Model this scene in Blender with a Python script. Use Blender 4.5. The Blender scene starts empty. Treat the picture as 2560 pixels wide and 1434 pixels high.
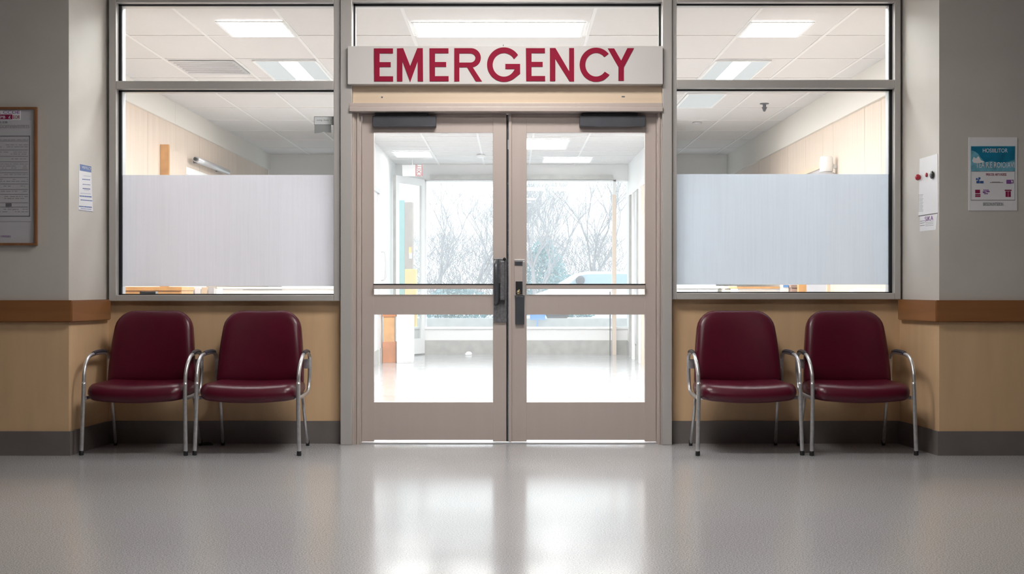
import bpy, bmesh, math, random
from mathutils import Vector, Matrix
C = bpy.context.scene.collection
PI = math.pi
# ------------------------------------------------------------------ camera frame
F = 3440.0; CX = 1280.0; CY = 717.0; EYE = 1.018; FL = 0.0
def wx(px, Y): return (px - CX) * Y / F
def wz(py, Y): return EYE + (CY - py) * Y / F
# ------------------------------------------------------------------ materials
def mat(name, col, rough=.5, metal=0., spec=.5, coat=0., bump=0., bscale=60., var=0., vscale=8., stretch=(1,1,1), coat_rough=.1):
    m = bpy.data.materials.new(name); m.use_nodes = True
    nt = m.node_tree; b = nt.nodes['Principled BSDF']
    b.inputs['Base Color'].default_value = (*col, 1); b.inputs['Roughness'].default_value = rough
    b.inputs['Metallic'].default_value = metal; b.inputs['Specular IOR Level'].default_value = spec
    b.inputs['Coat Weight'].default_value = coat; b.inputs['Coat Roughness'].default_value = coat_rough
    if var or bump:
        tc = nt.nodes.new('ShaderNodeTexCoord'); mp = nt.nodes.new('ShaderNodeMapping')
        mp.inputs['Scale'].default_value = stretch; nt.links.new(tc.outputs['Object'], mp.inputs['Vector'])
    if var:
        n = nt.nodes.new('ShaderNodeTexNoise'); n.inputs['Scale'].default_value = vscale; n.inputs['Detail'].default_value = 5
        nt.links.new(mp.outputs[0], n.inputs['Vector'])
        r = nt.nodes.new('ShaderNodeValToRGB'); e = r.color_ramp.elements
        e[0].position = .3; e[1].position = .7
        e[0].color = (*[max(0, c*(1-var)) for c in col], 1); e[1].color = (*[min(1, c*(1+var)) for c in col], 1)
        nt.links.new(n.outputs['Fac'], r.inputs['Fac']); nt.links.new(r.outputs['Color'], b.inputs['Base Color'])
    if bump:
        n2 = nt.nodes.new('ShaderNodeTexNoise'); n2.inputs['Scale'].default_value = bscale; n2.inputs['Detail'].default_value = 3
        nt.links.new(mp.outputs[0], n2.inputs['Vector'])
        bp = nt.nodes.new('ShaderNodeBump'); bp.inputs['Strength'].default_value = bump; bp.inputs['Distance'].default_value = .002
        nt.links.new(n2.outputs['Fac'], bp.inputs['Height']); nt.links.new(bp.outputs[0], b.inputs['Normal'])
    return m
def emis(name, col, s):
    m = bpy.data.materials.new(name); m.use_nodes = True; nt = m.node_tree
    nt.nodes.remove(nt.nodes['Principled BSDF']); e = nt.nodes.new('ShaderNodeEmission')
    e.inputs[0].default_value = (*col, 1); e.inputs[1].default_value = s
    nt.links.new(e.outputs[0], nt.nodes['Material Output'].inputs[0]); return m
def glassmat(name, haze=.05, hcol=(.9,.93,.95), gl=1.0):
    m = bpy.data.materials.new(name); m.use_nodes = True; nt = m.node_tree; N = nt.nodes; L = nt.links
    N.remove(N['Principled BSDF'])
    tr = N.new('ShaderNodeBsdfTransparent'); tr.inputs[0].default_value = (.97,.985,.98,1)
    tl = N.new('ShaderNodeBsdfTranslucent'); tl.inputs[0].default_value = (*hcol, 1)
    g = N.new('ShaderNodeBsdfGlossy'); g.inputs['Roughness'].default_value = .02
    fr = N.new('ShaderNodeFresnel'); ge = N.new('ShaderNodeNewGeometry'); mi_ = N.new('ShaderNodeMapRange'); mi_.inputs[3].default_value = 1.35; mi_.inputs[4].default_value = 1/1.35
    L.new(ge.outputs['Backfacing'], mi_.inputs[0]); L.new(mi_.outputs[0], fr.inputs[0])
    mx = N.new('ShaderNodeMixShader'); mx.inputs[0].default_value = haze  # milky mix puts the washed-out haze of the bright outdoors into the glass
    L.new(tr.outputs[0], mx.inputs[1]); L.new(tl.outputs[0], mx.inputs[2])
    m2 = N.new('ShaderNodeMixShader'); mu = N.new('ShaderNodeMath'); mu.operation = 'MULTIPLY'; mu.inputs[1].default_value = gl
    L.new(fr.outputs[0], mu.inputs[0]); L.new(mu.outputs[0], m2.inputs[0]); L.new(mx.outputs[0], m2.inputs[1]); L.new(g.outputs[0], m2.inputs[2])
    L.new(m2.outputs[0], N['Material Output'].inputs[0]); return m
def frostmat(tint=(1,1,1)):
    m = bpy.data.materials.new('frosted film'); m.use_nodes = True; nt = m.node_tree; N = nt.nodes; L = nt.links
    N.remove(N['Principled BSDF'])
    tc = N.new('ShaderNodeTexCoord'); mp = N.new('ShaderNodeMapping'); mp.inputs['Scale'].default_value = (30, 1, .8)
    L.new(tc.outputs['Object'], mp.inputs[0]); n = N.new('ShaderNodeTexNoise'); n.inputs['Scale'].default_value = 3; n.inputs['Detail'].default_value = 4
    L.new(mp.outputs[0], n.inputs['Vector']); r = N.new('ShaderNodeValToRGB')
    r.color_ramp.elements[0].color = (.64*tint[0],.67*tint[1],.72*tint[2],1); r.color_ramp.elements[1].color = (.71*tint[0],.75*tint[1],.80*tint[2],1)
    L.new(n.outputs['Fac'], r.inputs[0])
    tl = N.new('ShaderNodeBsdfTranslucent'); df = N.new('ShaderNodeBsdfDiffuse')
    rf = N.new('ShaderNodeBsdfRefraction'); rf.inputs['Roughness'].default_value = .75; rf.inputs['IOR'].default_value = 1.02
    for q in (tl, df, rf): L.new(r.outputs[0], q.inputs[0])
    a = N.new('ShaderNodeMixShader'); a.inputs[0].default_value = .22; L.new(tl.outputs[0], a.inputs[1]); L.new(df.outputs[0], a.inputs[2])
    b = N.new('ShaderNodeMixShader'); b.inputs[0].default_value = .25; L.new(a.outputs[0], b.inputs[1]); L.new(rf.outputs[0], b.inputs[2])
    L.new(b.outputs[0], N['Material Output'].inputs[0]); return m
def floormat():
    m = bpy.data.materials.new('speckled vinyl floor'); m.use_nodes = True; nt = m.node_tree; N = nt.nodes; L = nt.links
    b = N['Principled BSDF']; tc = N.new('ShaderNodeTexCoord')
    n = N.new('ShaderNodeTexNoise'); n.inputs['Scale'].default_value = 170; n.inputs['Detail'].default_value = 2
    L.new(tc.outputs['Object'], n.inputs['Vector'])
    r = N.new('ShaderNodeValToRGB'); e = r.color_ramp.elements
    e[0].position = .36; e[0].color = (.29,.293,.31,1); e[1].position = .64; e[1].color = (.58,.582,.605,1)
    L.new(n.outputs['Fac'], r.inputs[0]); L.new(r.outputs[0], b.inputs['Base Color'])
    n2 = N.new('ShaderNodeTexNoise'); n2.inputs['Scale'].default_value = 2.2; n2.inputs['Detail'].default_value = 3
    L.new(tc.outputs['Object'], n2.inputs['Vector'])
    mr = N.new('ShaderNodeMapRange'); mr.inputs[3].default_value = .12; mr.inputs[4].default_value = .18
    L.new(n2.outputs['Fac'], mr.inputs[0]); L.new(mr.outputs[0], b.inputs['Roughness'])
    b.inputs['Specular IOR Level'].default_value = .9
    mp = N.new('ShaderNodeMapping'); mp.inputs['Scale'].default_value = (4, 14, 1)
    L.new(tc.outputs['Object'], mp.inputs[0])
    n3 = N.new('ShaderNodeTexNoise'); n3.inputs['Scale'].default_value = 1.2; L.new(mp.outputs[0], n3.inputs['Vector'])
    bp = N.new('ShaderNodeBump'); bp.inputs['Strength'].default_value = .06; bp.inputs['Distance'].default_value = .004
    L.new(n3.outputs['Fac'], bp.inputs['Height']); L.new(bp.outputs[0], b.inputs['Normal'])
    return m
M = {}
M['paint'] = mat('cream wall paint', (.585,.555,.515), .6, var=.03, vscale=3, bump=.08, bscale=150)
M['dimwall'] = mat('darkened unseen wall', (.30,.27,.24), .7, var=.03)  # unseen room walls, darkened to cut the bounced fill light
M['laminate'] = mat('tan wall laminate', (.67,.46,.27), .42, var=.05, vscale=14, stretch=(1,1,.15))
M['base'] = mat('grey vinyl base', (.165,.147,.14), .35, var=.08, vscale=6)
M['rail'] = mat('brown rail', (.28,.12,.045), .35, var=.12, vscale=5, stretch=(.3,.3,4), coat=.3)
M['postmetal'] = mat('grey anodised metal', (.50,.48,.465), .4, .2, var=.015, vscale=30, stretch=(1,1,.05))
M['leafmetal'] = mat('bronze anodised metal', (.55,.475,.44), .4, .2, var=.015, vscale=30, stretch=(1,1,.05))
M['black'] = mat('black rubber', (.012,.012,.016), .5)
M['closer'] = mat('dark grey steel', (.085,.09,.105), .35, .4, var=.1)
M['handle'] = mat('worn grey steel', (.19,.19,.205), .42, .5, var=.3, vscale=60, bump=.3, bscale=200)
M['brass'] = mat('worn brass', (.62,.5,.3), .3, .9, var=.3, vscale=80)
M['lightmetal'] = mat('pale metal', (.6,.6,.62), .35, .6)
M['floor'] = floormat()
M['glass'] = glassmat('clear glass', .02)
M['doorglass'] = glassmat('door glass', .05)
M['farglass'] = glassmat('glass with painted haze', .07)  # strongest painted haze, for the overexposed view outside
M['frost'] = frostmat()
M['frostwarmlit'] = frostmat((1.03,.975,.955))  # pink tint puts the light off the wood wall into the film colour
M['liner'] = mat('grey jamb liner', (.42,.43,.46), .5)
M['signwhite'] = mat('white sign board', (.62,.60,.595), .4, var=.01)
M['signred'] = mat('crimson letters', (.27,.006,.034), .6, spec=.15, var=.05, vscale=20)
M['lintel'] = mat('pale wood lintel', (.74,.60,.45), .45, var=.05, vscale=6, stretch=(.2,1,6))
M['tile'] = mat('ceiling tile', (.68,.665,.655), .8, var=.02, vscale=40)
M['tbar'] = mat('ceiling bar', (.78,.77,.76), .5)
M['soffit'] = mat('cream soffit', (.76,.73,.675), .6)
M['birch'] = mat('pale birch panel', (.72,.60,.50), .5, var=.05, vscale=7, stretch=(3,3,.12))
M['groove'] = mat('groove', (.36,.25,.18), .7)
M['white'] = mat('white paint', (.85,.86,.86), .5)
M['paper'] = mat('white paper', (.80,.80,.83), .6)
M['greypaper'] = mat('grey poster paper', (.52,.515,.55), .5)
M['ink'] = mat('grey ink', (.16,.16,.18), .7)
M['inksoft'] = mat('pale ink', (.34,.33,.35), .7)
M['maroonink'] = mat('maroon ink', (.26,.012,.07), .5)
M['blueink'] = mat('blue ink', (.05,.12,.36), .5)
M['teal'] = mat('teal print', (.01,.19,.33), .4, var=.25, vscale=14)
M['tealpale'] = mat('pale teal print', (.16,.42,.54), .4, var=.3, vscale=25)
M['purple'] = mat('purple ink', (.25,.09,.34), .5)
M['woodframe'] = mat('oak frame', (.26,.115,.05), .4, var=.2, vscale=10, stretch=(4,4,.6))
M['orangewood'] = mat('orange wood', (.62,.33,.12), .4, var=.15, vscale=8)
M['rust'] = mat('rust brown wood', (.52,.2,.08), .5, var=.15, vscale=8)
M['leather'] = mat('burgundy vinyl', (.078,.0026,.015), .33, var=.12, vscale=5, bump=.25, bscale=140, spec=.45, coat=.1, coat_rough=.3)
M['chrome'] = mat('brushed steel tube', (.66,.66,.68), .33, .8, var=.1, vscale=50, bump=.2, bscale=120)
M['armpad'] = mat('dark arm pad', (.035,.035,.05), .4)
M['redgloss'] = mat('red gloss', (.42,.012,.03), .2, coat=.4)
M['blackgloss'] = mat('black gloss', (.015,.013,.016), .2, coat=.4)
M['lampA'] = emis('lit diffuser', (1,.985,.97), 28.0)
M['lampV'] = emis('vestibule diffuser', (1,1,1), 6.0)
M['lampB'] = emis('dim diffuser', (.97,.99,1), .78)
M['lampF'] = emis('front room diffuser', (1,.95,.90), 34.0)
M['snow'] = mat('pale frosty ground', (.80,.82,.83), .8, var=.05, vscale=2)
M['asphalt'] = mat('grey road', (.52,.53,.52), .8, var=.08, vscale=3)
M['bark'] = mat('haze-paled bark', (.33,.325,.33), .9, var=.15, vscale=5)  # lightened so the outdoor haze and glare sit in the colour
M['twig'] = mat('haze-paled twigs', (.41,.41,.425), .9, var=.15, vscale=5)  # paled for haze like the bark
M['hedge'] = mat('pale teal foliage', (.22,.39,.41), .8, var=.3, vscale=5)
M['carwhite'] = mat('white car paint', (.85,.86,.88), .25, coat=.5)
M['carglass'] = mat('car window', (.38,.52,.58), .1)
M['tyre'] = mat('tyre', (.05,.05,.055), .7)
M['brick'] = mat('brown brick', (.36,.25,.21), .8, var=.2, vscale=9)
M['tealboard'] = mat('teal board', (.20,.47,.46), .6, var=.1)
M['yellow'] = mat('yellow', (.9,.55,.08), .5)
M['skyblue'] = mat('sky blue', (.12,.3,.62), .5)
M['concrete'] = mat('grey concrete', (.42,.42,.40), .8, var=.1)
# ------------------------------------------------------------------ mesh helpers
def box(bm, x0, x1, y0, y1, z0, z1, bev=0, mi=0):
    if x0 > x1: x0, x1 = x1, x0
    if z0 > z1: z0, z1 = z1, z0
    vs = [bm.verts.new((x, y, z)) for z in (z0, z1) for (x, y) in ((x0,y0),(x1,y0),(x1,y1),(x0,y1))]
    fs = [(3,2,1,0),(4,5,6,7),(0,1,5,4),(1,2,6,5),(2,3,7,6),(3,0,4,7)]
    F_ = [bm.faces.new([vs[i] for i in f]) for f in fs]
    for f in F_: f.material_index = mi
    if bev:
        es = list({e for f in F_ for e in f.edges})
        r = bmesh.ops.bevel(bm, geom=es, offset=bev, segments=2, affect='EDGES', profile=.6)
        for f in r['faces']: f.material_index = mi
def pbox(bm, px0, py0, px1, py1, Yf, Yb, bev=0, mi=0):
    box(bm, wx(px0, Yf), wx(px1, Yf), Yf, Yb, wz(py1, Yf), wz(py0, Yf), bev, mi)
def prism(bm, pts, z0, z1, mi=0):
    lo = [bm.verts.new((x, y, z0)) for x, y in pts]; hi = [bm.verts.new((x, y, z1)) for x, y in pts]
    n = len(pts); fs = [bm.faces.new(list(reversed(lo))), bm.faces.new(hi)]
    for i in range(n): fs.append(bm.faces.new((lo[i], lo[(i+1)%n], hi[(i+1)%n], hi[i])))
    for f in fs: f.material_index = mi
def tube(bm, pts, r, seg=10, cap=True, rs=None, mi=0):
    pts = [Vector(p) for p in pts]; rings = []
    up = None
    for i, p in enumerate(pts):
        d = (pts[min(i+1, len(pts)-1)] - pts[max(i-1, 0)]).normalized()
        if up is None:
            up = Vector((1,0,0)) if abs(d.x) < .8 else Vector((0,1,0))
        s = d.cross(up).normalized(); up = s.cross(d).normalized()
        rr = rs[i] if rs else r
        rings.append([bm.verts.new(p + (s*math.cos(2*PI*k/seg) + up*math.sin(2*PI*k/seg))*rr) for k in range(seg)])
    for a, b in zip(rings, rings[1:]):
        for k in range(seg):
            f = bm.faces.new((a[k], a[(k+1)%seg], b[(k+1)%seg], b[k])); f.smooth = True; f.material_index = mi
    if cap:
        bm.faces.new(list(reversed(rings[0]))).material_index = mi; bm.faces.new(rings[-1]).material_index = mi
def lathe(bm, prof, o=(0,0,0), ax=(0,0,1), seg=20):
    q = Vector((0,0,1)).rotation_difference(Vector(ax)); o = Vector(o); rings = []
    for r, z in prof:
        rings.append([bm.verts.new(o + q @ Vector((r*math.cos(2*PI*k/seg), r*math.sin(2*PI*k/seg), z))) for k in range(seg)])
    for a, b in zip(rings, rings[1:]):
        for k in range(seg):
            f = bm.faces.new((a[k], a[(k+1)%seg], b[(k+1)%seg], b[k])); f.smooth = True
    bm.faces.new(list(reversed(rings[0]))); bm.faces.new(rings[-1])
def smooth_path(ctrl, n=6):
    P = [Vector(c) for c in ctrl]; out = []
    for i in range(len(P)-1):
        p0, p1, p2, p3 = P[max(i-1,0)], P[i], P[i+1], P[min(i+2, len(P)-1)]
        for k in range(n):
            t = k/n
            out.append(.5*((2*p1)+(p2-p0)*t+(2*p0-5*p1+4*p2-p3)*t*t+(3*p1-p0-3*p2+p3)*t**3))
    out.append(P[-1]); return out
def finish(name, bm, m, parent=None, smooth=False, loc=None):
    bmesh.ops.recalc_face_normals(bm, faces=bm.faces)
    me = bpy.data.meshes.new(name); bm.to_mesh(me); bm.free()
    for q in (m if isinstance(m, (list, tuple)) else [m]): me.materials.append(M[q])
    if smooth:
        for p in me.polygons: p.use_smooth = True
    o = bpy.data.objects.new(name, me); C.objects.link(o)
    if loc is not None and parent is None:
        v = Vector(loc); me.transform(Matrix.Translation(-v)); o.location = v
    if parent is not None:
        o.parent = parent
        me.transform(Matrix.Translation(-parent.location))     # parents sit at world positions, unrotated while building
    return o
def tag(o, label=None, cat=None, group=None, kind=None):
    if label: o['label'] = label
    if cat: o['category'] = cat
    if group: o['group'] = group
    if kind: o['kind'] = kind
    return o
def struct(o, label=None, cat=None): return tag(o, label, cat, kind='structure')
def empty(name, loc, label=None, cat=None, group=None, kind=None):
    o = bpy.data.objects.new(name, None); C.objects.link(o); o.location = loc; o.empty_display_size = .1
    return tag(o, label, cat, group, kind)
def BM(): return bmesh.new()
def one(name, boxes, m, parent=None, bev=0, **k):
    bm = BM()
    for b in boxes: box(bm, *b, bev)
    return finish(name, bm, m, parent, **k)
def pone(name, boxes, m, parent=None, bev=0, **k):
    bm = BM()
    for b in boxes: pbox(bm, *b, bev)
    return finish(name, bm, m, parent, **k)
def curve_mesh(splines, ext):
    cu = bpy.data.curves.new('outline', 'CURVE'); cu.dimensions = '2D'; cu.fill_mode = 'BOTH'; cu.extrude = ext
    for pts in splines:
        s = cu.splines.new('POLY'); s.points.add(len(pts)-1); s.use_cyclic_u = True
        for p, (x, y) in zip(s.points, pts): p.co = (x, y, 0, 1)
    o = bpy.data.objects.new('outline', cu); me = bpy.data.meshes.new_from_object(o)
    bpy.data.objects.remove(o); bpy.data.curves.remove(cu); return me
def text_mesh(s, w, h, ext=.0003):
    cu = bpy.data.curves.new('lettering', 'FONT'); cu.body = s; cu.extrude = ext; cu.resolution_u = 3
    o = bpy.data.objects.new('lettering', cu); me = bpy.data.meshes.new_from_object(o)
    bpy.data.objects.remove(o); bpy.data.curves.remove(cu)
    xs = [v.co.x for v in me.vertices]; ys = [v.co.y for v in me.vertices]
    a, b, c, d = min(xs), max(xs), min(ys), max(ys)
    for v in me.vertices:
        v.co.x = (v.co.x-(a+b)/2)*w/(b-a); v.co.y = (v.co.y-(c+d)/2)*h/(d-c)
    return me
def place_mesh(name, me, m, parent, mtx):
    me.materials.clear(); me.materials.append(M[m]); me.name = name
    o = bpy.data.objects.new(name, me); C.objects.link(o)
    me.transform(mtx)
    if parent is not None: o.parent = parent; me.transform(Matrix.Translation(-parent.location))
    return o
STAND = Matrix(((1,0,0,0),(0,0,-1,0),(0,1,0,0),(0,0,0,1)))    # xy lettering -> xz, facing -y
def txt(name, s, px0, py0, px1, py1, Y, m, parent):
    w = wx(px1,Y)-wx(px0,Y); h = wz(py0,Y)-wz(py1,Y)
    me = text_mesh(s, w, h)
    return place_mesh(name, me, m, parent, Matrix.Translation(((wx(px0,Y)+wx(px1,Y))/2, Y, (wz(py0,Y)+wz(py1,Y))/2)) @ STAND)

# ================================================================== SETTING, front room
YP = 8.32; YR = 8.96; CZ = 3.30
XL0, XL1 = wx(172,YP), wx(272,YR); XR0, XR1 = wx(2348,YP), wx(2250,YR)
struct(one('floor', [(-8,8,-3,20.95,-.1,0)], 'floor'))
struct(one('ceiling', [(-8,8,-3,YR+.14,CZ,CZ+.1)], 'paint'))
for s, a, b in (('left', XL0, XL1), ('right', XR0, XR1)):
    e = -8 if s == 'left' else 8
    pts = [(e,YP),(a,YP),(b,YR),(b,YR+.19),(e,YR+.19)]
    bm = BM(); prism(bm, pts, .87, CZ, 0); prism(bm, pts, 0, .87, 1)
    struct(finish('wall_'+s, bm, ['paint','laminate']))
    sg = 1 if s == 'left' else -1
    t = .012
    bm = BM(); prism(bm, [(e,YP-t),(a+sg*t,YP-t),(b+sg*t,YR-t),(b,YR-t),(a,YP),(e,YP)], 0, .147)
    struct(finish('baseboard_'+s, bm, 'base'))
    t = .028
    bm = BM(); prism(bm, [(e,YP-t),(a+sg*t,YP-t),(b+sg*t,YR-.045),(b,YR-.045),(a,YP),(e,YP)], .805, .938)
    bmesh.ops.recalc_face_normals(bm, faces=bm.faces)
    bmesh.ops.bevel(bm, geom=list(bm.edges), offset=.006, segments=2, affect='EDGES')
    r = finish('handrail', bm, 'rail', loc=((a),YP,.87))
    tag(r, 'brown wooden bumper rail on the %s wall, wrapping its corner beside the chairs' % s, 'handrail')
    # side wall of front room
    struct(one('wall_far_'+s, [(e, e+(-.1 if s=='left' else .1), -3, YP, 0, CZ)], 'dimwall'))
    bm = BM(); X = a+sg*.06; 
struct(one('wall_back', [(-8,8,-3.1,-3,0,CZ)], 'dimwall'))
# low walls under the windows
YS = YR
struct(pone('wall_under_left_window', [(268,750,853,1140,YS,YS+.14)], 'laminate'))
struct(pone('wall_under_right_window', [(1679,748,2254,1140,YS,YS+.14)], 'laminate'))
def clampz(o):
    for v in o.data.vertices:
        if v.co.z + o.location.z < 0: v.co.z = -o.location.z
for o in list(C.objects):
    if o.name.startswith('wall_under'): clampz(o)
struct(one('baseboard_center_left', [(XL1+.012, wx(853,YS), YS-.012, YS, 0, .147)], 'base'))
struct(one('baseboard_center_right', [(wx(1679,YS), XR1-.012, YS-.012, YS, 0, .147)], 'base'))
struct(one('wall_header', [(XL1, XR1, YR, YR+.14, wz(-8,8.9), CZ)], 'paint'))
# ------------------------------------------------------------------ windows
YF = 8.90; YB = 9.10; YG = 8.975
def member(px0, py0, px1, py1): return (wx(px0,YF), wx(px1,YF), YF, YB, wz(py1,YF), wz(py0,YF))
def window(name, x0, x1, gx0, gx1, ytop, bars, sill, films, lab):
    w = empty(name, ((wx(x0,YF)+wx(x1,YF))/2, YF, wz(sill,YF)), kind='structure')
    bm = BM()
    for b in bars: box(bm, *member(*b), .004)
    finish('window_frame', bm, 'postmetal', w)
    return w
w1 = window('window_1', 272, 850, 290, 835, 5, [(272,-12,290,752),(834,-12,850,752),(290,-12,834,6),(290,202,834,222),(290,737,834,752)], 752, None, '')
w2 = window('window_3', 1680, 2252, 1692, 2237, 5, [(2237,-12,2252,748),(1680,-12,1692,748),(1692,-12,2237,5),(1692,199,2237,220),(1692,732,2237,748)], 748, None, '')
def gasket(parent, px0, py0, px1, py1, w=3.5, left=False, right=False):
    bm = BM(); y0, y1 = YG-.012, YG+.012
    f = lambda a: wx(a, YF); g = lambda a: wz(a, YF); t = w*YF/F
    box(bm, f(px0), f(px1), y0, y1, g(py0)-t, g(py0)); box(bm, f(px0), f(px1), y0, y1, g(py1), g(py1)+t*.8)
    tl = t*2.2 if left else t*.6; tr = t*2.2 if right else t*.6
    box(bm, f(px0), f(px0)+tl, y0, y1, g(py1), g(py0)); box(bm, f(px1)-tr, f(px1), y0, y1, g(py1), g(py0))
    finish('gasket', bm, 'black', parent)
    box_ = BM(); box(box_, f(px0)+.002, f(px1)-.002, YG-.003, YG+.003, g(py1)+.002, g(py0)-.002)
    return finish('pane', box_, 'glass', parent)
gasket(w1, 290,6,834,202, left=True); gasket(w1, 290,222,834,737, left=True)
gasket(w2, 1692,5,2237,199, right=True); gasket(w2, 1692,220,2237,732, right=True)
# frosted film behind the panes (measured on the plane of the glass)
YFm = YG+.006
f1 = pone('frosted_film', [(303,437,841,715,YFm,YFm+.002)], 'frostwarmlit', w1); f1['label'] = 'frosted privacy film, pinkish tint painted in for light off the wood wall'
f2 = pone('frosted_film', [(1691,435,2222,711,YFm,YFm+.002)], 'frost', w2); f2['label'] = 'pale blue frosted privacy film'
# pale inner jamb liners beyond the glass
one('jamb_liner', [(wx(290,YF)+.0005, wx(290,YF)+.006, YG+.016, YB, wz(736,YF), wz(7,YF))], 'liner', w1)
one('jamb_liner', [(wx(2237,YF)-.006, wx(2237,YF)-.0005, YG+.016, YB, wz(731,YF), wz(7,YF))], 'liner', w2)
# centre transom
w3 = empty('window_2', (wx(1268,YF), YF, wz(115,YF)), kind='structure')
pone('window_frame', [(880,-12,1655,4,YF,YB),(880,120,1655,210,YF+.01,YB)], 'postmetal', w3)
bm = BM(); x0, x1 = wx(880,YF), wx(1655,YF)
box(bm, x0, x0+.014, YG-.012, YG+.012, wz(119,YF), wz(5,YF)); box(bm, x1-.014, x1, YG-.012, YG+.012, wz(119,YF), wz(5,YF)); box(bm, x0, x1, YG-.012, YG+.012, wz(10,YF), wz(5,YF))
finish('gasket', bm, 'black', w3)
one('pane', [(x0+.002, x1-.002, YG-.003, YG+.003, wz(119,YF), wz(6,YF))], 'glass', w3)
# door posts + head + lintel
YD = 8.87
bm = BM()
for a, b in ((851,880),(1656,1680)):
    box(bm, wx(a,YD), wx(b,YD), YD, YR+.16, 0, wz(-14,YD), .004)
struct(finish('trim_1', bm, 'postmetal'))
YL = 8.905
bm = BM(); pbox(bm, 881.5,212,1655,258,YL,YB,.003)
struct(finish('trim_2', bm, 'lintel'))
one('screw', [(wx(953,YL), wx(957,YL), YL-.002, YL+.004, wz(245,YL), wz(241,YL))], 'ink', bpy.data.objects['trim_2'])
one('screw', [(wx(1554,YL), wx(1562,YL), YL-.002, YL+.004, wz(243,YL), wz(240,YL))], 'ink', bpy.data.objects['trim_2'])
bm = BM(); pbox(bm, 873,257,1656,266,8.865,8.93,.002); pbox(bm, 873,266,1657,278,8.85,8.95,.003)
pbox(bm, 881,277,1655,283,8.93,YB-.02)
struct(finish('trim_3', bm, 'leafmetal'))
# nested door jamb strips
bm = BM()
for a, b, y in ((880.5,886,8.90),(886,892,8.915),(892,898,8.905),(898,903,8.93)):
    box(bm, wx(a,y), wx(b,y)-.001, y, YB, 0, wz(279,y), .0015)
for a, b, y in ((1641.5,1645,8.93),(1645,1650,8.905),(1650,1655.5,8.915)):
    box(bm, wx(a,y)+.001, wx(b,y), y, YB, 0, wz(279,y), .0015)
struct(finish('trim_4', bm, 'leafmetal'))
# ------------------------------------------------------------------ door leaves
YV = 8.955; YVb = 9.0
def leaf(name, x0, x1, gx0, gx1, cl, hinge):
    d = empty(name, ((wx(x0,YV)+wx(x1,YV))/2, YV, 0), kind='structure')
    def st(a, b): 
        one('stile', [(wx(a,YV), wx(b,YV), YV, YVb, .012, wz(285,YV))], 'leafmetal', d, bev=.002)
    st(x0, gx0-.3); st(gx1+.3, x1)
    for nm, a, b in (('top_rail',285,331),('middle_rail',736,786),('bottom_rail',1005,1099)):
        one(nm, [(wx(gx0-.6,YV), wx(gx1+.6,YV), YV+.002, YVb-.002, wz(b,YV), wz(a,YV))], 'leafmetal', d, bev=.0015)
    for a, b in ((331,736),(786,1005)):
        one('pane', [(wx(gx0,YV)-.004, wx(gx1,YV)+.004, YV+.02, YV+.026, wz(b,YV)-.004, wz(a,YV)+.004)], 'doorglass', d)
    # closer
    c = one('closer', [(wx(cl[0],8.9), wx(cl[1],8.9), 8.9, YV, wz(315,8.9), wz(289,8.9))], 'closer', d, bev=.004)
    one('closer_arm', [(wx(cl[0]+6,8.905), wx(cl[1]-20,8.905), 8.905, YV-.005, wz(288.5,8.905), wz(283,8.905))], 'black', c)
    bpy.data.objects[c.name]
    # push bar across the glass
    bm = BM(); pbox(bm, gx0-2,709,gx1+2,722,YV-.035,YV-.008,.006)
    p = finish('push_bar', bm, 'leafmetal', d)
    one('bar_bracket', [(wx(gx0-1,YV), wx(gx0+9,YV), YV-.01, YV+.022, wz(720,YV), wz(711,YV)), (wx(gx1-9,YV), wx(gx1+1,YV), YV-.01, YV+.022, wz(720,YV), wz(711,YV))], 'leafmetal', p)
    one('bar_cap_strip', [(wx(gx0-2,YV-.036), wx(gx1+2,YV-.036), YV-.0375, YV-.03, wz(711.5,YV-.036), wz(709,YV-.036))], 'black', p)
    return d
def fix_child(o, p):  # sub-part built with world coordinates under a parent that is itself a child at local origin
    pass
# children of children: their parent object's own location is 0 so local frame = grandparent frame
_f = finish
def finish(name, bm, m, parent=None, smooth=False, loc=None):
    o = _f(name, bm, m, parent, smooth, loc)
    if parent is not None and parent.parent is not None:
        o.data.transform(Matrix.Translation(-parent.parent.location))
    return o
d1 = leaf('door_1', 905, 1266, 935, 1232, (931,1090), 'l')
d2 = leaf('door_2', 1275, 1640, 1317, 1612, (1449,1614), 'r')
one('edge_strip', [(wx(1266,YV), wx(1270,YV), YV+.01, YVb-.01, .012, wz(286,YV))], 'black', d1)
one('astragal', [(wx(1271.5,8.945), wx(1279,8.945), 8.938, 8.953, .012, wz(286,8.945))], 'leafmetal', d2, bev=.002)
one('edge_strip', [(wx(1270.2,YV), wx(1275,YV), YV+.005, YVb-.01, .012, wz(286,YV))], 'black', d2)
# left handle: curved pull on a back plate
bm = BM(); pbox(bm, 1234,645,1267,805,8.94,YV,.004)
hp = finish('handle_plate', bm, 'handle', d1)
bm = BM(); pts = smooth_path([(wx(1241,8.93),8.945,wz(652,8.93)),(wx(1240,8.9),8.9,wz(664,8.9)),(wx(1240,8.89),8.885,wz(700,8.89)),(wx(1241,8.9),8.9,wz(744,8.9)),(wx(1241,8.93),8.945,wz(757,8.93))],5)
tube(bm, pts, .017, 12); finish('pull', bm, 'closer', hp)
bm = BM(); pbox(bm, 1250,652,1262,750,8.915,8.94,.005); finish('latch_housing', bm, 'handle', hp)
bm = BM(); pbox(bm, 1246,707,1250,752,8.918,8.94,.001); pbox(bm, 1249,745,1262,756,8.917,8.94,.001); finish('keeper', bm, 'black', hp)
bm = BM(); lathe(bm, [(.008,0),(.0095,.004),(.0095,.012),(.004,.016)], (wx(1261,8.94),8.94,wz(647,8.94)), (0,-1,0)); finish('bolt', bm, 'black', hp)
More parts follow.
